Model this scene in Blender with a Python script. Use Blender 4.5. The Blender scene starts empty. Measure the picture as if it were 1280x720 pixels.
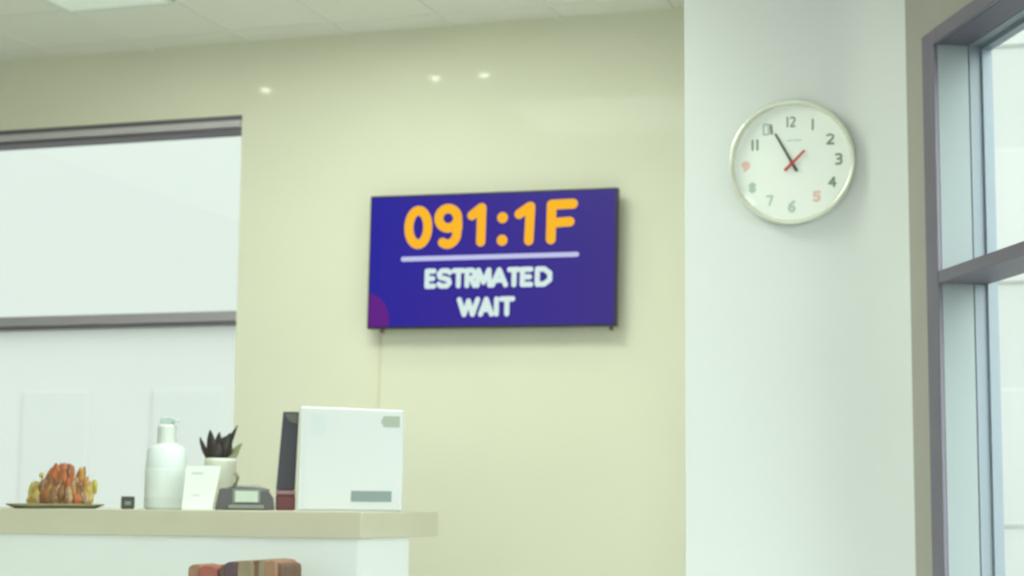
import bpy, bmesh, math, random
from mathutils import Vector, Matrix
from math import sin, cos, pi, radians, sqrt

random.seed(7)
S = bpy.context.scene
COL = S.collection

# ------------------------------------------------------------------ camera, world, exposure
F = 2200.0
CAM = Vector((0, 0, 1.12))
YAW, PITCH, ROLL = radians(17.9), radians(7.05), radians(.5)
fw = Vector((-sin(YAW)*cos(PITCH), cos(YAW)*cos(PITCH), sin(PITCH)))
r0 = Vector((cos(YAW), sin(YAW), 0)); u0 = r0.cross(fw)
rt = r0*cos(ROLL) + u0*sin(ROLL); up = u0*cos(ROLL) - r0*sin(ROLL)
cd = bpy.data.cameras.new('camera'); cam = bpy.data.objects.new('camera', cd); COL.objects.link(cam)
m = Matrix((rt, up, -fw)).transposed().to_4x4(); m.translation = CAM
cam.matrix_world = m
cd.sensor_width = 36; cd.lens = F/1280*36; cd.clip_end = 300; cd.clip_start = .05
cd.dof.use_dof = True; cd.dof.focus_distance = 3.1; cd.dof.aperture_fstop = 5.6
S.camera = cam

SKY = (.825, .945, .865)
SUN_SIDE = (.50, -.70, .42); SUN_GAIN = 8.8; ZENITH_GAIN = .8
w = bpy.data.worlds.new('world'); S.world = w; w.use_nodes = True
w.node_tree.nodes['Background'].inputs[0].default_value = (*SKY, 1)
# overcast sky: brighter overhead and on the sun's side (behind the camera, to the right)
_n = w.node_tree.nodes; _l = w.node_tree.links
_tc = _n.new('ShaderNodeTexCoord'); _sx = _n.new('ShaderNodeSeparateXYZ'); _l.new(_tc.outputs['Generated'], _sx.inputs[0])
_dt = _n.new('ShaderNodeVectorMath'); _dt.operation = 'DOT_PRODUCT'
_dt.inputs[1].default_value = Vector(SUN_SIDE).normalized(); _l.new(_tc.outputs['Generated'], _dt.inputs[0])
def _math(op, a, b, clamp=False):
    q = _n.new('ShaderNodeMath'); q.operation = op; q.use_clamp = clamp
    for i, v in enumerate((a, b)):
        if isinstance(v, (int, float)): q.inputs[i].default_value = v
        else: _l.new(v, q.inputs[i])
    return q.outputs[0]
_g = _math('MULTIPLY', _math('POWER', _math('MAXIMUM', _dt.outputs['Value'], 0.0), 3.0), SUN_GAIN)
_z = _math('MULTIPLY', _math('POWER', _math('MAXIMUM', _sx.outputs['Z'], 0.0), 2.0), ZENITH_GAIN)
_l.new(_math('ADD', _math('ADD', _g, _z), 1.0), _n['Background'].inputs[1])

S.view_settings.view_transform = 'Standard'; S.view_settings.look = 'None'
S.view_settings.exposure = 0.0; S.view_settings.gamma = 1.0
S.view_settings.use_curve_mapping = False

MAIN_POWER = 27.5          # large unseen lamp, added to brighten the back wall by the television
LAMP_POWER = 4.0          # watts of each ceiling lamp
LAMP_COLOR = (.92, 1.0, .88)
LAMP_SPREAD = radians(178)

def ray(px, py): return fw + rt*((px-640)/F) + up*((360-py)/F)
def onY(px, py, Y):
    r = ray(px, py); return CAM + r*(Y/r.y)
def onZ(px, py, Z):
    r = ray(px, py); return CAM + r*((Z-CAM.z)/r.z)

# ------------------------------------------------------------------ helpers
def srgb(r, g, b):
    f = lambda c: (c/255/12.92) if c/255 <= .04045 else ((c/255+.055)/1.055)**2.4
    return (f(r), f(g), f(b))

def mat(name, col, rough=.6, metal=0, emit=None, es=1, coat=0, spec=.5, bump=0, bscale=60, var=0, vscale=8, sub=0):
    M = bpy.data.materials.new(name); M.use_nodes = True
    n = M.node_tree.nodes; l = M.node_tree.links; b = n['Principled BSDF']
    b.inputs['Base Color'].default_value = (*col, 1); b.inputs['Roughness'].default_value = rough
    b.inputs['Metallic'].default_value = metal; b.inputs['Specular IOR Level'].default_value = spec
    b.inputs['Coat Weight'].default_value = coat; b.inputs['Coat Roughness'].default_value = .08
    if emit:
        b.inputs['Emission Color'].default_value = (*emit, 1); b.inputs['Emission Strength'].default_value = es
    if sub:
        b.inputs['Subsurface Weight'].default_value = sub
    tc = n.new('ShaderNodeTexCoord')
    if var:
        t = n.new('ShaderNodeTexNoise'); t.inputs['Scale'].default_value = vscale; t.inputs['Detail'].default_value = 4
        l.new(tc.outputs['Object'], t.inputs['Vector'])
        r = n.new('ShaderNodeValToRGB')
        r.color_ramp.elements[0].position = .3; r.color_ramp.elements[1].position = .7
        r.color_ramp.elements[0].color = (*[c*(1-var) for c in col], 1)
        r.color_ramp.elements[1].color = (*[min(1, c*(1+var)) for c in col], 1)
        l.new(t.outputs['Fac'], r.inputs['Fac']); l.new(r.outputs['Color'], b.inputs['Base Color'])
    if bump:
        t = n.new('ShaderNodeTexNoise'); t.inputs['Scale'].default_value = bscale; t.inputs['Detail'].default_value = 3
        l.new(tc.outputs['Object'], t.inputs['Vector'])
        bp = n.new('ShaderNodeBump'); bp.inputs['Strength'].default_value = bump; bp.inputs['Distance'].default_value = .002
        l.new(t.outputs['Fac'], bp.inputs['Height']); l.new(bp.outputs['Normal'], b.inputs['Normal'])
    return M

def glass_mat(name, tint=(1, 1, 1), refl=.06):
    M = bpy.data.materials.new(name); M.use_nodes = True
    n = M.node_tree.nodes; l = M.node_tree.links; n.remove(n['Principled BSDF'])
    t = n.new('ShaderNodeBsdfTransparent'); t.inputs[0].default_value = (*tint, 1)
    g = n.new('ShaderNodeBsdfGlossy'); g.inputs['Roughness'].default_value = .02
    mx = n.new('ShaderNodeMixShader'); mx.inputs[0].default_value = refl
    l.new(t.outputs[0], mx.inputs[1]); l.new(g.outputs[0], mx.inputs[2]); l.new(mx.outputs[0], n['Material Output'].inputs[0])
    return M

def box(bm, x0, x1, y0, y1, z0, z1, xf=None):
    vs = [Vector((x, y, z)) for x in (x0, x1) for y in (y0, y1) for z in (z0, z1)]
    if xf: vs = [xf(v) for v in vs]
    v = [bm.verts.new(p) for p in vs]
    for f in ((0, 1, 3, 2), (4, 6, 7, 5), (0, 4, 5, 1), (2, 3, 7, 6), (0, 2, 6, 4), (1, 5, 7, 3)):
        bm.faces.new([v[i] for i in f])

def prism(bm, pts, h0, h1, axis='y', xf=None):
    """polygon pts (a,b) extruded from h0 to h1 along the axis"""
    def P(a, b, h):
        v = {'y': Vector((a, h, b)), 'x': Vector((h, a, b)), 'z': Vector((a, b, h))}[axis]
        return xf(v) if xf else v
    A = [bm.verts.new(P(a, b, h0)) for a, b in pts]; B = [bm.verts.new(P(a, b, h1)) for a, b in pts]
    bm.faces.new(A); bm.faces.new(B[::-1])
    for i in range(len(pts)):
        j = (i+1) % len(pts); bm.faces.new((A[i], B[i], B[j], A[j]))

def lathe(bm, prof, seg=48, axis='z', c=(0, 0, 0)):
    rings = []
    for r, h in prof:
        ring = []
        for k in range(seg):
            a = 2*pi*k/seg
            p = (r*cos(a), r*sin(a), h) if axis == 'z' else (r*cos(a), h, r*sin(a))
            ring.append(bm.verts.new(Vector(p)+Vector(c)))
        rings.append(ring)
    for i in range(len(rings)-1):
        for k in range(seg):
            bm.faces.new((rings[i][k], rings[i][(k+1) % seg], rings[i+1][(k+1) % seg], rings[i+1][k]))
    if prof[0][0] > 1e-6: bm.faces.new(rings[0][::-1])
    if prof[-1][0] > 1e-6: bm.faces.new(rings[-1])

def tube(bm, pts, r, seg=10):
    pts = [Vector(p) for p in pts]; rings = []
    for i, p in enumerate(pts):
        t = (pts[min(i+1, len(pts)-1)] - pts[max(i-1, 0)]).normalized()
        a = t.cross(Vector((.3, .2, 1))).normalized(); b = t.cross(a)
        rr = r[i] if isinstance(r, (list, tuple)) else r
        rings.append([bm.verts.new(p + a*rr*cos(2*pi*k/seg) + b*rr*sin(2*pi*k/seg)) for k in range(seg)])
    for i in range(len(rings)-1):
        for k in range(seg):
            bm.faces.new((rings[i][k], rings[i][(k+1) % seg], rings[i+1][(k+1) % seg], rings[i+1][k]))
    bm.faces.new(rings[0][::-1]); bm.faces.new(rings[-1])

def obj(name, bm, m, parent=None, bevel=0, smooth=False, loc=None, seg=2):
    bmesh.ops.recalc_face_normals(bm, faces=bm.faces)
    me = bpy.data.meshes.new(name); bm.to_mesh(me); bm.free()
    for x in (m if isinstance(m, (list, tuple)) else [m]): me.materials.append(x)
    o = bpy.data.objects.new(name, me); COL.objects.link(o)
    if smooth:
        for p in me.polygons: p.use_smooth = True
    if bevel:
        b = o.modifiers.new('bevel', 'BEVEL'); b.width = bevel; b.segments = seg; b.limit_method = 'ANGLE'
    if parent: o.parent = parent
    if loc: o.location = loc
    return o

def thing(name, loc, label, cat, group=None, rot=(0, 0, 0)):
    o = bpy.data.objects.new(name, None); COL.objects.link(o); o.location = loc; o.rotation_euler = rot
    o.empty_display_size = .1
    o['label'] = label; o['category'] = cat
    if group: o['group'] = group
    return o
def struct(name, bm, m, **k):
    o = obj(name, bm, m, **k); o['kind'] = 'structure'; return o
def sroot(name, loc=(0, 0, 0), **k):
    o = bpy.data.objects.new(name, None); COL.objects.link(o); o.location = loc; o['kind'] = 'structure'; return o
def nb(): return bmesh.new()
def bx(*a, **k):
    b = nb(); box(b, *a, **k); return b

# ------------------------------------------------------------------ materials
M_wall  = mat('cream_wall_paint', (.84, .825, .675), .6, coat=.10, spec=.25, bump=.15, bscale=180, var=.01, vscale=2)
M_wcol  = mat('white_wall_paint', (.71, .73, .735), .6, bump=.15, bscale=180, var=.01, vscale=2)
M_wshade = mat('shaded_taupe_wall', (.36, .34, .30), .6, bump=.15, bscale=180)  # backlit shade of the side wall, put into its colour
M_ceil  = mat('ceiling_tile', (.95, .95, .87), .85, bump=.3, bscale=300)
M_tbar  = mat('ceiling_grid_paint', (.93, .93, .87), .5)
M_floor = mat('pale_vinyl_floor', (.88, .89, .85), .4, var=.04, vscale=3)
M_fram  = mat('dark_grey_aluminium', srgb(110, 104, 118), .45, metal=.2)
M_rev   = mat('pale_blue_grey_lining', (.27, .31, .33), .5)
M_glz   = mat('blue_grey_glazing_bar', (.21, .25, .30), .4)
M_seal  = mat('dark_gasket', srgb(96, 104, 110), .7)
M_rail  = mat('grey_aluminium', srgb(174, 168, 176), .4, metal=.1)
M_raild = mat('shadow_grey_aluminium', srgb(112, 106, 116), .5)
M_glass = glass_mat('clear_glass')
M_ground = mat('pale_concrete', (.26, .26, .26), .8, var=.03, vscale=.6)
M_facade = mat('pale_render', (.305, .305, .30), .8, var=.01, vscale=.5)
M_facadew = mat('pale_facade_glass', (.298, .30, .295), .4)

YB = 6.45      # back wall
YC = 5.5       # front of the clock wall
ZC = 3.023     # ceiling
XL = -5.4; YF = -3.2
COLX = -1.193

# side wall frame: a = along the wall towards the camera, o = outwards
vp = ray(349, 632); fd = Vector((vp.x, vp.y, 0)).normalized()
A = -fd; O = Vector((-A.y, A.x, 0)) if (-A.y) > 0 else Vector((A.y, -A.x, 0))
C0 = onY(1115, 400, YC); C0.z = 0
def SW(v): return C0 + A*v.x + O*v.y + Vector((0, 0, v.z))
def onS(px, py):           # -> (a, z) on the inner face of the side wall
    r = ray(px, py); t = (C0-CAM).dot(O)/r.dot(O); P = CAM + r*t
    return (P-C0).dot(A), P.z
ALEN = (C0.y-YF)/(-A.y)

# ------------------------------------------------------------------ structure
XR = C0.x + A.x*ALEN + .6
TH_S = .17                                   # thickness of the side wall
_q = C0 + O*TH_S; _e = C0 + A*(ALEN+.3) + O*TH_S
PLAN = [(XL-.2, YB+.2), (XL-.2, YF-.2), (_e.x, _e.y), (_q.x, _q.y), (_q.x, YB+.2)]
b = nb(); prism(b, PLAN, -.12, 0, 'z'); struct('floor', b, M_floor)
b = nb(); prism(b, PLAN, ZC, ZC+.12, 'z'); struct('ceiling', b, M_ceil)

WX0, WX1 = XL+.25, -3.263       # left window opening in the back wall
WZ0, WZ1 = .35, 2.714
b = nb()
box(b, WX1, COLX+.02, YB, YB+.2, 0, ZC)
box(b, XL-.2, WX0, YB, YB+.2, 0, ZC)
box(b, WX0, WX1, YB, YB+.2, WZ1, ZC)
box(b, WX0, WX1, YB, YB+.2, 0, WZ0)
struct('wall_back', b, M_wall)
b = nb(); box(b, XL-.2, XL, YF-.2, YB+.2, 0, ZC); struct('wall_left', b, M_wshade)  # out of view; dark tone added to cut bounce onto the back wall

# clock wall with a softly rounded inner corner running on to the window
a0, ztop = onS(1155.5, 47)
prof = [(COLX, YB), (COLX, YC)]
prof = [(COLX, YB+.2), (COLX, YC)]
R = .26; ang = math.acos(max(-1, min(1, (Vector((-1, 0, 0))).dot(A))))
tl = R/math.tan(ang/2); bis = (Vector((-1, 0, 0))+A).normalized(); cen = Vector((C0.x, C0.y, 0)) + bis*(R/sin(ang/2))
p1 = C0 + Vector((-1, 0, 0))*tl; p2 = C0 + A*tl
th1 = math.atan2(p1.y-cen.y, p1.x-cen.x); th2 = math.atan2(p2.y-cen.y, p2.x-cen.x)
arc = [(cen.x+R*cos(th1+(th2-th1)*k/24), cen.y+R*sin(th1+(th2-th1)*k/24)) for k in range(25)]
e1 = C0 + A*a0; e5 = C0 + A*tl + O*TH_S; e3 = C0 + O*TH_S; e4 = Vector((e3.x, YB+.2, 0))
prof += arc + [(e5.x, e5.y), (e3.x, e3.y), (e4.x, e4.y)]
b = nb(); prism(b, prof, 0, ZC, 'z')
o = struct('wall_clock', b, M_wcol)
for p in o.data.polygons: p.use_smooth = True
o.data.set_sharp_from_angle(angle=radians(25))

A1 = 5.6                                   # near end of the side window
SZ0 = .25
b = nb()
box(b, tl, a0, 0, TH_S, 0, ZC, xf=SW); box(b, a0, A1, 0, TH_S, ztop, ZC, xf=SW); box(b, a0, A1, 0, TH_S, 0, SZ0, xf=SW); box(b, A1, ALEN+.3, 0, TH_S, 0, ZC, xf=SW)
struct('wall_right', b, M_wshade)
# wall behind the camera: storefront opening
SX0, SX1 = -4.4, 2.4
b = nb()
box(b, XL, SX0, YF-.2, YF, 0, ZC); box(b, SX1, XR, YF-.2, YF, 0, ZC)
box(b, SX0, SX1, YF-.2, YF, 0, .3); box(b, SX0, SX1, YF-.2, YF, 2.75, ZC)
struct('wall_front', b, M_wcol)

# side window
ai, zi = onS(1170, 53)
af = ai - a0; zf = .045
w1 = sroot('window_1')
b = nb(); zt = ztop; za = ztop-zf
d0, d1 = -.010, .004
box(b, a0, ai, d0, d1, SZ0, zt, xf=SW); box(b, ai, A1-.06, d0, d1, za, zt, xf=SW)
box(b, A1-.06, A1, d0, d1, SZ0, zt, xf=SW); box(b, ai, A1-.06, d0, d1, SZ0, SZ0+zf, xf=SW)
obj('front_frame', b, M_fram, w1, bevel=.003)
b = nb()
def ring(b, o0, o1, t, inset=0, head=True):
    """a ring of four boards set between depths o0..o1, t thick, inside the frame"""
    x0, x1, z0, z1 = ai+inset, A1-.06-inset, SZ0+zf+inset, za-inset
    box(b, x0-t, x0, o0, o1, z0-t, z1+t, xf=SW); box(b, x1, x1+t, o0, o1, z0-t, z1+t, xf=SW)
    if head: box(b, x0, x1, o0, o1, z1, z1+t, xf=SW)
    box(b, x0, x1, o0, o1, z0-t, z0, xf=SW)
b = nb(); ring(b, .004, .096, .03, head=False); obj('reveal_lining', b, M_rev, w1)
b = nb(); box(b, ai, A1-.06, .004, .096, za, za+.03, xf=SW); obj('head_lining', b, mat('shaded_head_tone', srgb(92, 88, 102), .5), w1)  # unlit soffit: its shade is put into the darker colour
b = nb(); ring(b, .096, .100, .03, -.004); obj('gasket', b, M_seal, w1)
b = nb(); ring(b, .100, .135, .03); ring(b, .135, .165, .03, .012); obj('glazing_frame', b, M_glz, w1)
# transoms and mullions
_, ztr = onS(1178, 338)
b = nb(); box(b, ai, A1-.06, -.008, .14, ztr-.036, ztr, xf=SW)
obj('transom', b, M_fram, w1, bevel=.002)
for k in range(1, 4):
    am = ai + (A1-.06-ai)*k/4
    b = nb(); box(b, am-.03, am+.03, -.004, .15, SZ0+zf, za, xf=SW); obj('mullion', b, M_fram, w1, bevel=.002)
b = nb(); box(b, ai, A1-.06, .145, .151, SZ0+zf, za, xf=SW); obj('pane', b, M_glass, w1)

# left window in the back wall
w2 = sroot('window_2')
b = nb()
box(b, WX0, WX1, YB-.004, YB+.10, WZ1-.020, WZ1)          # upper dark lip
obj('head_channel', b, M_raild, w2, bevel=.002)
b = nb(); prism(b, [(YB-.010, 2.664), (YB-.016, 2.678), (YB-.010, 2.692), (YB+.09, 2.694), (YB+.09, 2.662)], WX0, WX1, 'x')
obj('head_rail', b, mat('light_head_rail', srgb(208, 202, 208), .4), w2)
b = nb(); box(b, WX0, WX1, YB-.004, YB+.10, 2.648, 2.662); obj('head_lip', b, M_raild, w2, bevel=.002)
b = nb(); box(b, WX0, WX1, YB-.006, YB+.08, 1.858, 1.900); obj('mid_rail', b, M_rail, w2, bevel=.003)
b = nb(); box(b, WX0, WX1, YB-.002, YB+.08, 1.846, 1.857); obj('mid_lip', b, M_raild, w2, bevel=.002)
b = nb(); box(b, WX0, WX0+.05, YB+.02, YB+.09, WZ0, 2.648); box(b, WX0, WX1, YB+.02, YB+.09, WZ0, WZ0+.05); obj('side_frame', b, M_rail, w2)
b = nb(); box(b, WX0, WX1, YB+.060, YB+.066, WZ0, 2.65); obj('pane', b, M_glass, w2)

w3 = sroot('window_3')
b = nb()
n = 5
for k in range(n+1):
    x = SX0 + (SX1-SX0)*k/n; x = min(max(x, SX0+.03), SX1-.03)
    box(b, x-.03, x+.03, YF-.12, YF-.02, .3, 2.75)
box(b, SX0, SX1, YF-.12, YF-.02, .3, .36); box(b, SX0, SX1, YF-.12, YF-.02, 2.69, 2.75); box(b, SX0, SX1, YF-.12, YF-.02, 2.05, 2.09)
obj('frame', b, M_fram, w3)
b = nb(); box(b, SX0, SX1, YF-.075, YF-.069, .3, 2.75); obj('pane', b, M_glass, w3)

# ceiling grid aligned with the walls
TS = .45; GX = -3.70; GY = 5.82
b = nb()
x = GX - TS*3
while x < 3.5:
    box(b, x-.012, x+.012, YF, YB if x < C0.x-.05 else C0.y+A.y*(x-C0.x)/A.x-.02, ZC-.006, ZC+.01); x += TS
y = GY - TS*20
while y < YB:
    if y > YF: box(b, XL, min(3.5, C0.x + A.x*max(0, (C0.y-y)/(-A.y)))-.02, y-.012, y+.012, ZC-.0055, ZC+.01)
    y += TS
struct('trim_1', b, M_tbar)

# baseboards
b = nb(); box(b, XL, COLX, YB-.015, YB, 0, .1); struct('baseboard_back', b, M_rail)

# ground and pale buildings outside
struct('ground', bx(-60, 60, -60, 80, -.35, -.14), M_ground)
def building(x0, x1, y0, y1, h, label, face='front', rot=0, loc=(0, 0, 0)):
    t = thing('building', loc, label, 'building', rot=(0, 0, rot))
    b = nb(); box(b, x0, x1, y0, y1, -.14, h)
    obj('wall', b, M_facade, t)
    b = nb(); box(b, x0-.15, x1+.15, y0-.2, y1+.2, h, h+.06); obj('roof', b, M_facade, t)
    x = x0+1.0
    while x < x1-1.2:
        for z in (.9, 4.1, 7.3):
            if z+1.9 < h:
                b = nb(); box(b, x, x+1.1, y0-.03, y0+.05, z, z+1.8); obj('window', b, M_facadew, t, bevel=.02)
        x += 2.1
    return t
tz = onY(150, 404, 22).z
building(-26, -8, 22, 30, tz, 'pale building seen faintly through the lower pane of the left window')
tz2 = onY(1265, 60, 20).z
building(-2.2, 12, 24, 32, 9.5, 'pale building seen faintly through the right-hand side window')

# ------------------------------------------------------------------ ceiling lamps
M_house = mat('lamp_housing', srgb(240, 244, 238), .5)
def lamp(x, y, label, power, w_=TS, d_=TS, emit=.9, group=None, bulbs=None):
    t = thing('ceiling_light', (x, y, ZC), label, 'ceiling light', group)
    b = nb()
    for s in (-1, 1):
        box(b, s*w_/2-.012, s*w_/2+.012, -d_/2, d_/2, -.012, 0.0)
        box(b, -w_/2, w_/2, s*d_/2-.012, s*d_/2+.012, -.0115, 0.0)
    obj('frame', b, M_house, t)
    md = mat('lit_diffuser', (.8, .85, .78), .5, emit=(.80, 1.0, .84), es=emit)
    b = nb(); box(b, -w_/2+.012, w_/2-.012, -d_/2+.012, d_/2-.012, -.008, -.001); obj('diffuser', b, md, t)
    for bx0, by0 in (bulbs or ([(0, 0)] if power else [])):
        L = bpy.data.lights.new('lamp_tube', 'AREA')
        if bulbs: L.shape = 'DISK'; L.size = .044
        else: L.shape = 'RECTANGLE'; L.size = w_*.9; L.size_y = d_*.9
        L.energy = power; L.color = LAMP_COLOR; L.spread = LAMP_SPREAD
        lo = bpy.data.objects.new('lamp_tube', L); COL.objects.link(lo); lo.parent = t; lo.location = (bx0, by0, -.012)
    return t
LY0 = GY-TS/2
lamp(GX+TS/2, LY0, 'square recessed ceiling light at the top left edge of the photo, above the left window', 1.7, emit=.22, bulbs=[(-.055, .10)])
lamp(GX+TS*2.5, LY0, 'square recessed ceiling light with two bulbs, above the wall between window and television', 1.5, emit=.22, bulbs=[(-.12, .10), (.11, .10)])
lamp(-2.15, 4.75, 'large unseen fill light added in front of the television, above the counter end', MAIN_POWER, w_=.9, d_=.9, emit=1.0)
for yy, row in ((2.1, 'in the row nearest the counter'), (.3, 'in the middle row'), (-1.8, 'in the row by the front window')):
    for xx, col in ((-3.9, 'left'), (-2.1, 'central'), (-.3, 'right-hand')):
        lamp(xx, yy, col + ' square ceiling light of the waiting area, ' + row, LAMP_POWER*(.4 if xx < -3 else 1), emit=1.0, group='ceiling lights over the waiting area')

# ------------------------------------------------------------------ television
Yt = YB-.085
tl_, tr_ = onY(461.5, 245, Yt), onY(772, 234.5, Yt); bl_, br_ = onY(460, 411.5, Yt), onY(770.5, 407, Yt)
TW = ((tr_-tl_).length + (br_-bl_).length)/2; TH = ((tl_-bl_).length+(tr_-br_).length)/2
tc_ = (tl_+tr_+bl_+br_)/4
roll_t = math.atan2((tr_.z-tl_.z+br_.z-bl_.z)/2, tr_.x-tl_.x)
tv = thing('television', (tc_.x, YB-.003, tc_.z), 'flat wall-mounted television showing 091:1F estimated wait in orange and white on blue', 'television', rot=(0, -roll_t, 0))
dY = Yt-YB+.003
def T(px, py):        # photo pixel on the screen -> local coordinates on the screen
    uu = (px-461)/310.2; top = 245-.034*(px-461.5); bot = 411.5-.0145*(px-460)
    vv = (py-top)/(bot-top)
    return ((uu-.5)*TW, (.5-vv)*TH)
M_tvb = mat('black_tv_plastic', srgb(48, 44, 50), .35)
# screen: deep blue picture, a little more violet to the right
M_scr = mat('lit_blue_screen', (.004, .004, .008), .3, emit=(.04, .028, .32), es=.93, spec=.12)
nn = M_scr.node_tree.nodes; ll = M_scr.node_tree.links
tcn = nn.new('ShaderNodeTexCoord'); sp = nn.new('ShaderNodeSeparateXYZ'); mr = nn.new('ShaderNodeMapRange'); cr = nn.new('ShaderNodeValToRGB')
ll.new(tcn.outputs['Object'], sp.inputs[0]); ll.new(sp.outputs['X'], mr.inputs['Value'])
mr.inputs['From Min'].default_value = -TW/2; mr.inputs['From Max'].default_value = TW/2
cr.color_ramp.elements[0].color = (*srgb(40, 36, 160), 1); cr.color_ramp.elements[1].color = (*srgb(62, 48, 136), 1)
e = cr.color_ramp.elements.new(.35); e.color = (*srgb(54, 38, 150), 1)
ll.new(mr.outputs[0], cr.inputs[0]); ll.new(cr.outputs[0], nn['Principled BSDF'].inputs['Emission Color'])
b = nb(); box(b, -TW/2, TW/2, dY, dY+.032, -TH/2, TH/2); obj('bezel', b, M_tvb, tv, bevel=.004)
bz = .008
b = nb(); box(b, -TW/2+bz, TW/2-bz, dY-.0015, dY+.004, -TH/2+bz, TH/2-bz); obj('screen', b, M_scr, tv)
b = nb(); box(b, -TW*.36, TW*.36, dY+.032, dY+.055, -TH*.38, TH*.30); obj('rear_housing', b, M_tvb, tv, bevel=.01)
b = nb(); box(b, -.12, .12, dY+.055, 0, -.1, .1); obj('wall_bracket', b, M_tvb, tv)
M_clip = mat('brown_clip', srgb(120, 96, 86), .5)
for px in (479, 764):
    x, z = T(px, 411); b = nb(); box(b, x-.007, x+.007, dY+.01, dY+.028, -TH/2-.014, -TH/2+.001); obj('foot_clip', b, M_clip, tv, bevel=.003)

def emis(name, c, s=1.0): return mat(name, (0, 0, 0), .5, emit=c, es=s, spec=0)
M_or = emis('orange_digits', srgb(254, 186, 46)); M_wh = emis('white_letters', srgb(216, 238, 232)); M_ln = emis('pale_violet_line', srgb(196, 200, 236))
M_mg = emis('magenta_reflection', srgb(100, 40, 134))  # reflection in the screen corner, painted on as emissive colour
LY = dY-.0020
def disc(bm, c, r, y, seg=20):
    vs = [bm.verts.new((c[0]+r*cos(2*pi*k/seg), y, c[1]+r*sin(2*pi*k/seg))) for k in range(seg)]
    bm.faces.new(vs)
def stroke(bm, pts, wpx, y=LY):
    """rounded pen stroke through photo-pixel points of the screen"""
    P = [Vector(T(*p)) for p in pts]; r = wpx*.5*TW/310.2
    for p in P: disc(bm, p, r, y)
    for p, q in zip(P, P[1:]):
        d = q-p
        if d.length < 1e-6: continue
        nrm = Vector((-d.y, d.x)).normalized()*r
        vs = [bm.verts.new((v.x, y, v.y)) for v in (p+nrm, q+nrm, q-nrm, p-nrm)]; bm.faces.new(vs)
def ell(cx, cy, rx, ry, t0=0, t1=360, n=28):
    return [(cx+rx*cos(radians(t0+(t1-t0)*k/n)), cy+ry*sin(radians(t0+(t1-t0)*k/n))) for k in range(n+1)]
for strokes in ([(ell(524.5, 284.5, 12.2, 21.2), 11.5)],
                [(ell(562.5, 273, 12, 12.2), 11.3), ([(574.6, 274), (575, 284), (573.5, 293)] + ell(562, 290, 12.3, 15.5, 15, 120, 14), 11.3)],
                [([(592.5, 269.5), (603.5, 260.5), (604.8, 260), (604.2, 302.5)], 11.5)],
                [([(651.5, 268), (664.5, 258.6), (665.5, 258.6), (664, 301)], 11.5)]):
    b = nb()
    for pts_, wd_ in strokes: stroke(b, pts_, wd_)
    obj('digit', b, M_or, tv)
for y_ in (272.3, 300.6):
    b = nb(); stroke(b, [(630.9, y_), (631, y_+.1)], 13.2); obj('colon_dot', b, M_or, tv)
b = nb(); stroke(b, [(717.5, 255), (691.5, 256.2), (691, 299.5)], 11.8); stroke(b, [(692, 279), (714, 277.4)], 11.3)
obj('letter', b, M_or, tv)
b = nb()
P = [T(504.5, 321.5), T(724.5, 315.6), T(724.5, 320.8), T(504.5, 327.3)]
b.faces.new([b.verts.new((p[0], LY, p[1])) for p in P]); stroke(b, [(506, 324.5), (723, 318.3)], 5.6)
obj('divider_line', b, M_ln, tv)
GL = {
 'E': [[(1, 0), (0, 0), (0, 1), (1, 1)], [(0, .5), (.85, .5)]],
 'S': [[(1, .12), (.8, 0), (.25, 0), (0, .2), (.1, .42), (.9, .58), (1, .8), (.75, 1), (.2, 1), (0, .88)]],
 'T': [[(0, 0), (1, 0)], [(.5, 0), (.5, 1)]],
 'I': [[(.5, 0), (.5, 1)]],
 'R': [[(0, 1), (0, 0), (.7, 0), (1, .15), (1, .38), (.7, .52), (0, .52)], [(.5, .52), (1, 1)]],
 'M': [[(0, 1), (.08, 0), (.5, .8), (.92, 0), (1, 1)]],
 'A': [[(0, 1), (.5, 0), (1, 1)], [(.2, .68), (.8, .68)]],
 'D': [[(0, 0), (0, 1), (.55, 1), (1, .72), (1, .28), (.55, 0), (0, 0)]],
 'W': [[(0, 0), (.27, 1), (.5, .1), (.73, 1), (1, 0)]],
}
def word(spec, slope, wpx):
    for ch, x0, x1, y0, y1 in spec:
        b = nb()
        for pl in GL[ch]:
            stroke(b, [(x0+(x1-x0)*u_, y0+(y1-y0)*v_ + slope*(x0+(x1-x0)*u_-600)) for u_, v_ in pl], wpx)
        obj('letter', b, M_wh, tv)
yt, yb = 338.2, 357.0
word([('E', 537.3, 546, yt, yb), ('S', 552.5, 566, yt, yb), ('T', 571.5, 583, yt, yb), ('R', 588, 597.5, yt, yb), ('M', 601, 616.5, yt, yb),
      ('A', 620, 636.3, yt, yb), ('T', 641, 652.3, yt, yb), ('E', 657, 667.3, yt, yb), ('D', 675.3, 690.5, yt, yb)], -.020, 6.2)
yt, yb = 374.6, 393.0
word([('W', 579, 602, yt, yb), ('A', 606, 619.5, yt, yb), ('I', 624, 627, yt, yb), ('T', 631.5, 645.5, yt, yb)], -.020, 6.2)
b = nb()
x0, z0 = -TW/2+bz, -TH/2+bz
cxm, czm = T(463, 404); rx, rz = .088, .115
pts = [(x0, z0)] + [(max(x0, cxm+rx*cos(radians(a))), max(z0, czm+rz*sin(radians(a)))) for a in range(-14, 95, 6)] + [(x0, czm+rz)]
b.faces.new([b.verts.new((p[0], LY+.0002, p[1])) for p in pts]); obj('painted_reflection', b, M_mg, tv)
# thin cable dropping behind the counter
p0 = onY(475, 413, YB-.01)
b = nb(); tube(b, [(p0.x, YB-.006, p0.z+.03), (p0.x, YB-.006, p0.z-.2), (p0.x-.003, YB-.006, 1.2), (p0.x-.003, YB-.006, .3)], .0035)
o = obj('cable', b, mat('cream_cable', srgb(232, 226, 200), .5), smooth=True)
o['label'] = 'thin cream cable running down the wall from the television corner'; o['category'] = 'cable'

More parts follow.
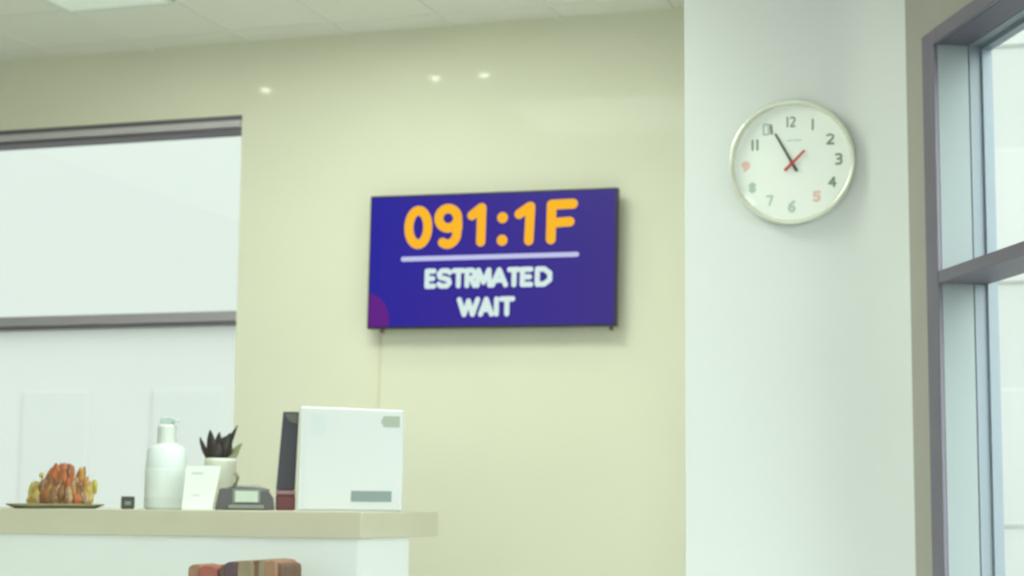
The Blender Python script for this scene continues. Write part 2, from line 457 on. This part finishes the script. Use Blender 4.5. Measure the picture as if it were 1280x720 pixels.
# ------------------------------------------------------------------ wall clock
cc = onY(989.3, 202.3, YC-.03)
cl = thing('wall_clock', (cc.x, YC, cc.z), 'round silver-rimmed white wall clock on the white wall', 'clock')
CR = .199
M_rim = mat('silver_rim', srgb(226, 228, 214), .25, metal=.4)
M_dial = mat('white_dial', srgb(246, 250, 246), .5)
b = nb(); lathe(b, [(CR-.012, 0), (CR, -.012), (CR, -.036), (CR-.004, -.042), (CR-.009, -.042), (CR-.013, -.034), (CR-.015, -.016)], 96, 'y')
obj('rim', b, M_rim, cl, smooth=True)
b = nb(); lathe(b, [(0.0, -.004), (CR-.014, -.004), (CR-.014, -.018), (0, -.018)], 96, 'y'); obj('dial', b, M_dial, cl)
b = nb(); lathe(b, [(0.0, -.0335), (CR-.017, -.0335), (CR-.017, -.0355), (0, -.0355)], 64, 'y'); obj('glass_cover', b, glass_mat('clock_glass', refl=.03), cl)
KP = .3985/157.0
def K(px, py): return Vector(((px-989.3)*KP, -(py-202.3)*KP))
def K4(x, y): return K(880+x/3.6, 100+y/3.6)
_lay = [0]
def cstroke(bm, pts, wpx, y):
    P = [p if isinstance(p, Vector) else K4(*p) for p in pts]; r = wpx*KP/2
    for p in P: _lay[0] = (_lay[0]+1) % 40; disc(bm, p, r, y-_lay[0]*1.2e-5, 12)
    for p, q in zip(P, P[1:]):
        d = q-p
        if d.length < 1e-7: continue
        nr = Vector((-d.y, d.x)).normalized()*r
        _lay[0] = (_lay[0]+1) % 40; yy = y-_lay[0]*1.2e-5
        bm.faces.new([bm.verts.new((v.x, yy, v.y)) for v in (p+nr, q+nr, q-nr, p-nr)])
DG = {
 '1': [[(.5, 0), (.5, 1)]],
 '2': [[(0, .1), (.5, 0), (1, .15), (.95, .4), (0, 1), (1, 1)]],
 '3': [[(0, 0), (.8, 0), (1, .22), (.8, .46), (.3, .48)], [(.8, .46), (1, .75), (.75, 1), (0, 1)]],
 '4': [[(.75, 1), (.75, 0), (0, .68), (1, .68)]],
 '5': [[(1, 0), (.1, 0), (.1, .45), (.8, .42), (1, .72), (.7, 1), (0, .95)]],
 '6': [[(.9, 0), (.2, .3), (0, .7), (.3, 1), (.8, 1), (1, .72), (.7, .5), (.1, .6)]],
 '7': [[(0, 0), (1, 0), (.4, 1)]],
 '8': [[(.5, 0), (.95, .22), (.1, .72), (.5, 1), (.95, .74), (.08, .24), (.5, 0)]],
 '9': [[(.95, .35), (.7, .5), (.1, .45), (.05, .15), (.5, 0), (.95, .2), (.9, .6), (.3, 1)]],
 '0': [[(.1, 0), (.9, 0), (.95, 1), (.05, 1), (.1, 0)]],
}
M_num = mat('grey_numerals', srgb(126, 138, 124), .6); M_numf = mat('faded_numerals', srgb(186, 204, 196), .6)
M_pink = mat('faded_pink_numerals', srgb(240, 200, 192), .6)
def num(s, cx, cy, w4, h4, m_, wp=2.6, gap=6, dash=False):
    b = nb(); n_ = len(s); tot = w4*n_+gap*(n_-1)
    for i, ch in enumerate(s):
        x = cx-tot/2+i*(w4+gap)
        for pl in DG[ch]: cstroke(b, [(x+u_*w4, cy-h4/2+v_*h4) for u_, v_ in pl], wp, -.0186)
    return obj('numeral', b, m_, cl)
num('12', 387, 182, 18, 42, M_num, 1.9); num('1', 488, 200, 12, 46, M_num, 2.0); num('2', 565, 270, 26, 42, M_num, 2.7)
num('3', 602, 363, 24, 42, M_num, 2.7); num('4', 572, 465, 28, 40, M_num, 2.7); num('5', 502, 527, 24, 38, M_pink, 3.4)
num('6', 390, 568, 24, 42, M_numf, 3.4); num('7', 292, 537, 24, 40, M_numf, 2.4); num('8', 213, 475, 26, 38, M_numf, 3.6)
num('9', 185, 376, 26, 34, M_pink, 4.2); num('11', 227, 280, 12, 44, M_num, 2.3, 10); num('0', 278, 211, 26, 46, M_numf, 2.4)
b = nb(); cstroke(b, [(300, 194), (303, 230)], 3.4, -.0186); obj('numeral', b, M_num, cl)
b = nb(); cstroke(b, [(375, 268), (392, 266)], 1.4, -.0186); cstroke(b, [(400, 268), (418, 266)], 1.4, -.0186); cstroke(b, [(425, 268), (436, 268)], 1.4, -.0186)
obj('dial_marks', b, M_numf, cl)
def hand(name, p, q, r0_, r1_, m_, y):
    p, q = K4(*p), K4(*q); d = (q-p).normalized(); nr = Vector((-d.y, d.x))
    pts = [p+nr*r0_, q+nr*r1_, q-nr*r1_, p-nr*r0_]
    b = nb(); prism(b, [(v.x, v.y) for v in pts], y, y-.0012, 'y'); obj(name, b, m_, cl)
M_hk = mat('black_hand', srgb(64, 62, 60), .5); M_hr = mat('red_hand', srgb(192, 62, 60), .5)
hand('minute_hand', (416, 410), (320, 234), .0045, .0030, M_hk, -.0225)
hand('hour_hand', (362, 406), (452, 318), .0050, .0034, M_hr, -.0255)
b = nb(); lathe(b, [(.0, -.018), (.006, -.018), (.006, -.029), (0, -.029)], 20, 'y', c=(K4(392, 374).x, 0, K4(392, 374).y)); obj('hub', b, M_hr, cl)

# ------------------------------------------------------------------ reception counter
CT = 1.10; YK = 4.60
Zb = onY(300, 671.5, YK).z
xr = onY(452, 660, YK).x; xp = xr-.02
M_ctop = mat('beige_laminate', (.60, .57, .445), .45, var=.03, vscale=5)
M_cpan = mat('white_laminate', (.80, .83, .83), .4)
ct = thing('reception_counter', (-3.3, YK, 0), 'white reception counter with a thick beige top below the left window', 'counter')
ox = 3.3
b = nb(); box(b, XL+.02+ox, xr+ox, 0, .62, Zb, CT); obj('countertop', b, M_ctop, ct, bevel=.004)
b = nb(); box(b, XL+.02+ox, xp+ox, .02, .045, .08, Zb); obj('front_panel', b, M_cpan, ct)
b = nb(); box(b, xp-.025+ox, xp+ox, .045, .42, .0, Zb); obj('end_panel', b, M_cpan, ct)
b = nb(); box(b, XL+.02+ox, xp-.03+ox, .07, .10, 0, .08); obj('toe_kick', b, M_raild, ct)
b = nb(); box(b, XL+.02+ox, xp-.025+ox, .05, .42, .70, .73); obj('inner_shelf', b, M_cpan, ct)

def at(px, Y): return onY(px, 636, Y).x
def facing(px, Y):
    """a place on the counter at photo column px, turned to face the camera: position, angle, local x(px), local z(py)"""
    P = onY(px, 636, Y); dist = Vector((P.x, P.y)).length; an = math.atan2(-P.x, P.y)
    def fx(q):
        r = ray(q, 636); return dist*math.tan(an-math.atan2(-r.x, r.y))
    def fz(q, pxx=None):
        r = ray(pxx or px, q); return CAM.z + r.z/Vector((r.x, r.y)).length*dist - CT
    return P, an, fx, fz

# white boxy office machine
P, an, lx, lz = facing(436.5, 4.90)
H = lz(508.5)
M_wbox = mat('white_plastic', (.70, .725, .75), .35)
d = thing('printer', (P.x, P.y, CT), 'white square boxy office machine with a grey badge on the counter end', 'printer', rot=(0, 0, an))
x0, x1 = lx(370.5), lx(503.5)
b = nb(); prism(b, [(x0, 0), (x1-.002, 0), (x1, H-.008), (x0+.004, H)], 0, .22, 'y'); obj('body', b, M_wbox, d, bevel=.006, seg=3)
b = nb(); prism(b, [(lx(474.5), lz(526.5)), (lx(478), lz(519.5)), (lx(498), lz(519.5)), (lx(498), lz(533.5)), (lx(478), lz(533.5))], -.002, .004, 'y')
obj('badge', b, mat('grey_badge', (.42, .47, .40), .5), d)
b = nb(); box(b, lx(438.5), lx(489), -.002, .004, lz(627), lz(613.5)); obj('slot_label', b, mat('blue_grey_slot', (.26, .33, .34), .5), d)
M_faint = mat('very_pale_blue_print', (.66, .72, .74), .5)
b = nb(); box(b, lx(386), lx(405), -.0015, .003, lz(546), lz(518)); obj('faint_panel', b, M_faint, d)
b = nb(); box(b, lx(378), lx(379.2), -.0015, .003, .01, H-.012); obj('edge_groove', b, M_faint, d)

# tall dark binder on a dark red case
M_blk = mat('black_vinyl', srgb(58, 54, 68), .42); M_blk2 = mat('grey_black_cap', srgb(104, 106, 102), .5)
P, an, lx, lz = facing(356.5, 4.88); zr = lz(612.5)
rb = thing('case', (P.x, P.y, CT), 'small dark red case with a pinkish lid under the tall black binder', 'case', rot=(0, 0, an))
x0, x1 = lx(344.3), lx(368.8)
b = nb(); box(b, x0, x1, 0, .16, 0, zr*.74); obj('body', b, mat('dark_red_plastic', srgb(122, 62, 70), .45), rb, bevel=.004)
b = nb(); box(b, x0, x1, -.001, .162, zr*.75, zr-.001); obj('lid', b, mat('pinkish_grey_lid', srgb(160, 126, 130), .45), rb, bevel=.003)
zz = lz(514.5)-zr
bd = thing('binder', (P.x, P.y, CT+zr), 'tall narrow black binder standing upright beside the white boxy machine', 'binder', rot=(0, 0, an))
x0, x1, x2, x3 = lx(344.5), lx(368.2), lx(371), lx(351)
b = nb(); prism(b, [(x0, 0), (x1, 0), (x2, zz), (x3, zz)], .002, .15, 'y'); obj('cover', b, M_blk, bd, bevel=.003)
b = nb(); prism(b, [(x3+.004, zz-.006), (x2-.004, zz-.006), (x2-.004, zz-.036), (x3+.022, zz-.030)], 0, .003, 'y'); obj('spine_label', b, M_blk2, bd)

# desk telephone
P, an, lx, lz = facing(306, 4.76); H = lz(610)
ph = thing('desk_phone', (P.x, P.y, CT), 'dark grey desk phone with a pale display on the counter', 'phone', rot=(0, 0, an))
M_ph = mat('dark_grey_plastic', srgb(90, 88, 92), .4); M_ph2 = mat('mid_grey_plastic', srgb(136, 138, 134), .4)
x0, x1 = lx(268.5), lx(343.5)
b = nb(); prism(b, [(x0, 0), (x1, 0), (x1-.004, H*.55), (x1-.018, H*.86), (x0+.026, H), (x0+.012, H*.96)], .012, .15, 'y')
obj('body', b, M_ph, ph, bevel=.003)
b = nb(); box(b, lx(290), lx(325), .006, .02, .020, H-.004); obj('display_bezel', b, M_ph2, ph, bevel=.002)
b = nb(); box(b, lx(293.5), lx(322), .003, .012, .024, H-.009); obj('display', b, mat('pale_green_display', srgb(196, 210, 196), .3), ph)
b = nb(); box(b, lx(285), lx(330), .0, .02, .004, .016); obj('key_strip', b, M_ph2, ph, bevel=.002)
b = nb(); tube(b, [(lx(289), .06, H-.004), (lx(293.5), .06, H+.012), (lx(296), .06, H+.030), (lx(293), .06, H+.046)], [.005, .006, .006, .005]); obj('handset_hook', b, mat('grey_hook', srgb(140, 138, 124), .5), ph, smooth=True)
b = nb(); tube(b, [(lx(284), .10, H-.006), (lx(300), .10, H+.002), (lx(318), .10, H+.001), (lx(336), .10, H-.012)], [.010, .008, .008, .010]); obj('handset', b, M_ph2, ph, smooth=True)

# white pot with a dark leafy plant
Y = 4.98
xc = at(274, Y); R_ = (at(292, Y)-at(255.5, Y))/2; zp = onY(273, 573, Y).z-CT
M_pot = mat('white_ceramic', srgb(244, 246, 234), .35); M_leaf = mat('dark_leaf', srgb(66, 62, 58), .5, var=.2, vscale=30); M_leafl = mat('olive_leaf', srgb(150, 158, 118), .55)
pl = thing('potted_plant', (xc, Y, CT), 'small dark-leaved plant in a white pot behind the white card holder', 'plant')
b = nb(); lathe(b, [(R_*.80, 0), (R_*.98, zp-.012), (R_*1.02, zp), (R_*.92, zp), (R_*.9, zp-.012), (0, zp-.014)], 40); obj('pot', b, M_pot, pl, smooth=True)
b = nb(); lathe(b, [(0, zp-.016), (R_*.9, zp-.016), (R_*.88, zp-.008), (0, zp-.006)], 24); obj('soil', b, mat('dark_soil', srgb(60, 52, 44), .9, bump=.5, bscale=90), pl)
def leaf(bm, base, tip, w_, curl=.0, n=7):
    base, tip = Vector(base), Vector(tip); d = tip-base; side = d.cross(Vector((0, 1, 0.15))).normalized()
    fr, bk = [], []
    for i in range(n+1):
        t = i/n; ww = w_*(sin(pi*min(1, .12+t*.88))**.75)*(1 if i < n else .05)
        c_ = base+d*t+Vector((0, -curl*sin(pi*t), 0))
        fr.append((c_-side*ww/2, c_+Vector((0, .002, 0))+side*0, c_+side*ww/2))
    V = [[bm.verts.new(p) for p in row] for row in fr]; U = [[bm.verts.new(p+Vector((0, .0016, 0))) for p in row] for row in fr]
    for i in range(n):
        for j in range(2):
            bm.faces.new((V[i][j], V[i][j+1], V[i+1][j+1], V[i+1][j])); bm.faces.new((U[i][j], U[i+1][j], U[i+1][j+1], U[i][j+1]))
        for j in (0, 2): bm.faces.new((V[i][j], V[i+1][j], U[i+1][j], U[i][j]))
    for i in (0, n):
        for j in range(2): bm.faces.new((V[i][j], V[i][j+1], U[i][j+1], U[i][j]))
def PL(px, py): 
    p = onY(px, py, Y); return (p.x-xc, p.z-CT)
for bx_, by_, tx, ty, ww, dy, mm in [
    (264, 574, 249.5, 546, .013, .0, M_leaf), (268, 575, 252, 556, .010, .008, M_leaf),
    (270, 576, 264, 537, .024, -.004, M_leaf), (271, 576, 270, 539, .022, .010, M_leaf),
    (272, 577, 281, 545, .030, .0, M_leaf), (274, 577, 291, 541, .024, -.008, M_leaf), (277, 574, 296, 531, .013, .002, M_leaf),
    (275, 577, 274, 548, .030, .012, M_leaf), (270, 577, 277, 551, .032, -.010, M_leaf), (280, 576, 298, 553, .017, .012, M_leafl),
    (262, 575, 257, 549, .010, .012, M_leafl), (281, 576, 297, 565, .014, .004, M_leafl), (276, 577, 288, 553, .026, .004, M_leaf)]:
    b = nb(); p, q = PL(bx_, by_), PL(tx, ty)
    leaf(b, (p[0], dy, p[1]-.012), (q[0], dy*2.2, q[1]), ww*1.45, .006); obj('leaf', b, mm, pl, smooth=True)

# white card holder in front of the pot
P, an, lx, lz = facing(247, 4.68); H = lz(582); x0, x1 = lx(227), lx(267); W = x1-x0
ch = thing('card_holder', (P.x, P.y, CT), 'white upright notice card in a clear stand in front of the plant pot', 'card holder', rot=(0, 0, an))
b = nb(); prism(b, [(x0, .004), (x1-.004, .004), (lx(275), H), (lx(231), H)], 0, .004, 'y', xf=lambda v: Vector((v.x, v.y+v.z*.10, v.z)))
obj('card', b, mat('white_card', (.82, .85, .84), .5), ch)
b = nb(); box(b, x0, x1, -.016, .045, 0, .0035); obj('stand_base', b, mat('clear_acrylic', (.76, .82, .80), .2), ch, bevel=.001)
M_pr = mat('pale_grey_print', (.60, .66, .63), .6)
for (q0, q1, q2) in ((238, 253, 591.5), (240, 249, 619)):
    b = nb(); z_ = lz(q2); box(b, lx(q0), lx(q1), -.0012+z_*.10, .002+z_*.10, z_-.003, z_+.003); obj('faint_print', b, M_pr, ch)

# hand sanitiser pump bottle
Y = 4.76
xc = at(206, Y); R_ = (at(230, Y)-at(184, Y))/2
zs = onY(206, 556, Y).z-CT; zc = onY(206, 549, Y).z-CT; zh = onY(206, 525, Y).z-CT
M_bot = mat('cloudy_pale_blue_plastic', (.76, .83, .83), .25, sub=0); M_cap = mat('white_pump', (.76, .80, .77), .35)
sb = thing('pump_bottle', (xc, Y, CT), 'pale translucent pump bottle standing in front of the bright left window', 'bottle')
b = nb(); lathe(b, [(R_*.92, 0), (R_, .006), (R_*1.0, zs*.55), (R_*.93, zs-.012), (R_*.62, zs), (R_*.40, zs+.006), (R_*.40, zc+.003), (0, zc+.003)], 40); obj('body', b, M_bot, sb, smooth=True)
b = nb(); lathe(b, [(R_*.47, zs+.004), (R_*.47, zh-.02), (R_*.40, zh-.014), (0, zh-.014)], 32); obj('collar', b, M_cap, sb, smooth=False)
b = nb(); prism(b, [(-.020, zh-.012), (.018, zh-.012), (.018, zh-.006), (.036, zh-.008), (.036, zh+.001), (.016, zh+.006), (-.014, zh+.006), (-.020, zh+.001)], -.009, .009, 'y')
obj('pump_head', b, mat('blue_grey_pump', srgb(200, 218, 220), .4), sb, bevel=.002)
b = nb(); lathe(b, [(R_*1.004, zs*.18), (R_*1.012, zs*.19), (R_*1.012, zs*.62), (R_*1.004, zs*.63)], 40); obj('label_band', b, mat('white_band', (.775, .84, .84), .35), sb, smooth=True)

# small black cube clock
P, an, lx, lz = facing(159.5, 4.68); H = lz(620.5); x0, x1 = lx(151), lx(168)
bc = thing('desk_clock', (P.x, P.y, CT), 'tiny black block with a grey face between the plate and the pump bottle', 'desk clock', rot=(0, 0, an))
b = nb(); box(b, x0, x1, 0, .035, 0, H); obj('body', b, mat('black_plastic', srgb(60, 62, 58), .4), bc, bevel=.003)
b = nb(); box(b, x0*.45, x1*.45, -.001, .003, H*.32, H*.62); obj('face', b, mat('grey_face', srgb(128, 134, 122), .4), bc)

# plate with a mound of dried orange-brown blossom
Y = 4.74
xa, xb = at(17, Y), at(122, Y); RP = (xb-xa)/2; xc = (xa+xb)/2; zp = .013
b = nb(); lathe(b, [(RP*.80, 0), (RP*.84, .001), (RP*.98, zp*.7), (RP, zp), (RP*.97, zp+.001), (RP*.80, .004), (0, .004)], 56)
o = obj('plate', b, mat('olive_brown_plate', srgb(152, 146, 112), .5), smooth=True, loc=(xc, Y, CT))
o['label'] = 'shallow olive-brown plate under the orange dried flowers at the left of the counter'; o['category'] = 'plate'
Yd = Y; xd = at(81, Y)
df = thing('dried_flowers', (xd, Yd, CT+.0055), 'mound of orange and brown dried flowers on the plate at left', 'dried flowers')
Mo = [mat('dried_red_orange', srgb(196, 118, 80), .7, var=.15, vscale=40), mat('dried_brown', srgb(156, 116, 84), .75, var=.2, vscale=40), mat('dried_amber', srgb(200, 152, 90), .7), mat('dried_yellow', srgb(208, 194, 100), .7), mat('dried_tan', srgb(196, 166, 132), .75)]
def petal(bm, base, tip, w_):
    leaf(bm, base, tip, w_, curl=.004, n=6)
def DP(px, py): p = onY(px, py, Yd); return p.x-xd, p.z-CT-.0055
HR = (at(116, Yd)-at(46, Yd))/2
# silhouettes of the mound from the left shoulder to the right
def top_py(px):
    pts = [(41, 600), (46, 604), (52, 604), (60, 598), (66, 585), (72, 581), (84, 580), (94, 582), (99, 587), (104, 584), (107, 590), (111, 597), (115, 600), (118, 612)]
    for (a_, b_), (c_, d_) in zip(pts, pts[1:]):
        if a_ <= px <= c_: return b_+(d_-b_)*(px-a_)/(c_-a_)
    return 612
PT = [nb() for _ in Mo]
for i in range(190):
    px = random.uniform(42, 118) if i < 150 else random.choice((random.uniform(41, 56), random.uniform(106, 118))); tpy = top_py(px)
    h_ = random.choice((0, 0, .15, .3, .5, .7)); py = min(tpy+(630-tpy)*h_ + random.uniform(-2.5, 2.5), 618)
    x1, z1 = DP(px, py); bxp = 80+(px-80)*random.uniform(.88, 1.02)
    x0, z0 = DP(bxp, min(631, py+random.uniform(16, 28)))
    e_ = sqrt(max(.05, 1-((px-80)/42)**2))
    y1 = -.052*e_*(.3+h_)*random.uniform(.7, 1.05) if random.random() < .85 else .03*e_*random.random()
    if px < 54: mi = random.choice((3, 3, 2, 4))
    elif px > 110: mi = random.choice((3, 2, 4))
    elif 62 < px < 98 and py < 602: mi = random.choice((0, 0, 0, 1))
    else: mi = random.choice((1, 1, 1, 4, 2, 4, 0))
    z0 = max(z0, .006); petal(PT[mi], (x0, y1-.006, z0), (x1, y1, z1), random.uniform(.016, .026))
for m_, b in zip(Mo, PT): o = obj('petals', b, m_, df, smooth=True)
b = nb(); n1, n2 = 40, 10; rows = []
for r_ in range(n2+1):
    t_ = r_/n2*pi/2; row = []
    for k in range(n1):
        a = 2*pi*k/n1; q = 1+.06*cos(a*14)
        row.append(b.verts.new((.060*cos(a)*cos(t_)**.8*q, .044*sin(a)*cos(t_)*q, .001+.092*sin(t_))))
    rows.append(row)
for r_ in range(n2):
    for k in range(n1): b.faces.new((rows[r_][k], rows[r_][(k+1) % n1], rows[r_+1][(k+1) % n1], rows[r_+1][k]))
b.faces.new(rows[0][::-1])
obj('core', b, Mo[1], df, smooth=True)
b = nb(); x1, z1 = DP(52, 594); bmesh.ops.create_uvsphere(b, u_segments=12, v_segments=8, radius=1, matrix=Matrix.Translation((x1, 0, z1)) @ Matrix.Diagonal((.0065, .0065, .011, 1)))
x0, z0 = DP(55, 612); tube(b, [(x0, 0, z0), (x1, 0, z1-.004)], .0022, 6)
obj('bud', b, Mo[3], df, smooth=True); b = nb()
x1, z1 = DP(104, 588); bmesh.ops.create_uvsphere(b, u_segments=12, v_segments=8, radius=.009, matrix=Matrix.Translation((x1, -.01, z1)))
x0, z0 = DP(103, 606); tube(b, [(x0, -.01, z0), (x1, -.01, z1)], .003, 6)
obj('bud', b, Mo[2], df, smooth=True)

# brown and reddish bundle on a low stand in front of the counter, mostly below the frame
Y = 4.25
xa, xb = at(248, Y), at(367, Y); xc = (xa+xb)/2; W = xb-xa
SH = .72
st = thing('side_stand', (xc, Y, 0), 'plain white plinth in front of the counter carrying the bundle', 'stand')
b = nb(); box(b, -.14, .14, -.12, .12, SH-.025, SH); obj('top', b, M_cpan, st, bevel=.003)
b = nb(); box(b, -.12, .12, -.10, .10, .0, SH-.025); obj('body', b, M_cpan, st, bevel=.003)
Mb = [mat('dusty_red_cloth', srgb(164, 98, 88), .85, var=.12, vscale=30), mat('brown_cloth', srgb(118, 92, 78), .85, var=.15, vscale=30), mat('tan_cloth', srgb(146, 132, 108), .85, var=.12, vscale=30), mat('plum_brown_cloth', srgb(98, 78, 86), .85, var=.12, vscale=30), mat('salmon_cloth', srgb(160, 122, 100), .85, var=.12, vscale=30)]
fb = thing('cloth_bundle', (xc, Y, SH), 'rumpled brown and dusty red bundle in front of the counter, cut off below', 'bundle')
def fold(x_, wd, ztp, dep, m_, name='fold', yy=0):
    b = nb(); n_ = 14; rows = []
    prof_ = []
    for i in range(n_+1):
        a = pi*i/n_; prof_.append((x_-wd/2*cos(a)*1.0, ztp-.02+.02*sin(a)**.6))
    prof_ = [(x_-wd/2, 0.002)]+prof_+[(x_+wd/2, .002)]
    prism(b, prof_, yy-dep/2, yy+dep/2, 'y'); return obj(name, b, m_, fb, bevel=.006, seg=3)
def bz_(py): return onY(300, py, Y).z-SH
def bX(px): return at(px, Y)-xc
for (p0_, p1_, py, dep, mi, yy) in [(248, 268, 705.5, .10, 4, 0), (262, 286, 706.5, .105, 0, -.004), (280, 300, 711, .10, 3, .004), (289, 309, 704, .12, 1, 0), (296, 316, 701, .13, 3, -.003),
        (306, 322, 700, .12, 4, .002), (314, 334, 699.5, .14, 2, -.004), (328, 344, 699, .13, 1, 0), (338, 352, 697.5, .14, 2, .003), (346, 362, 698, .13, 4, -.004), (354, 367.5, 702, .12, 1, 0)]:
    fold((bX(p0_)+bX(p1_))/2, bX(p1_)-bX(p0_), bz_(py), dep, Mb[mi], yy=yy)
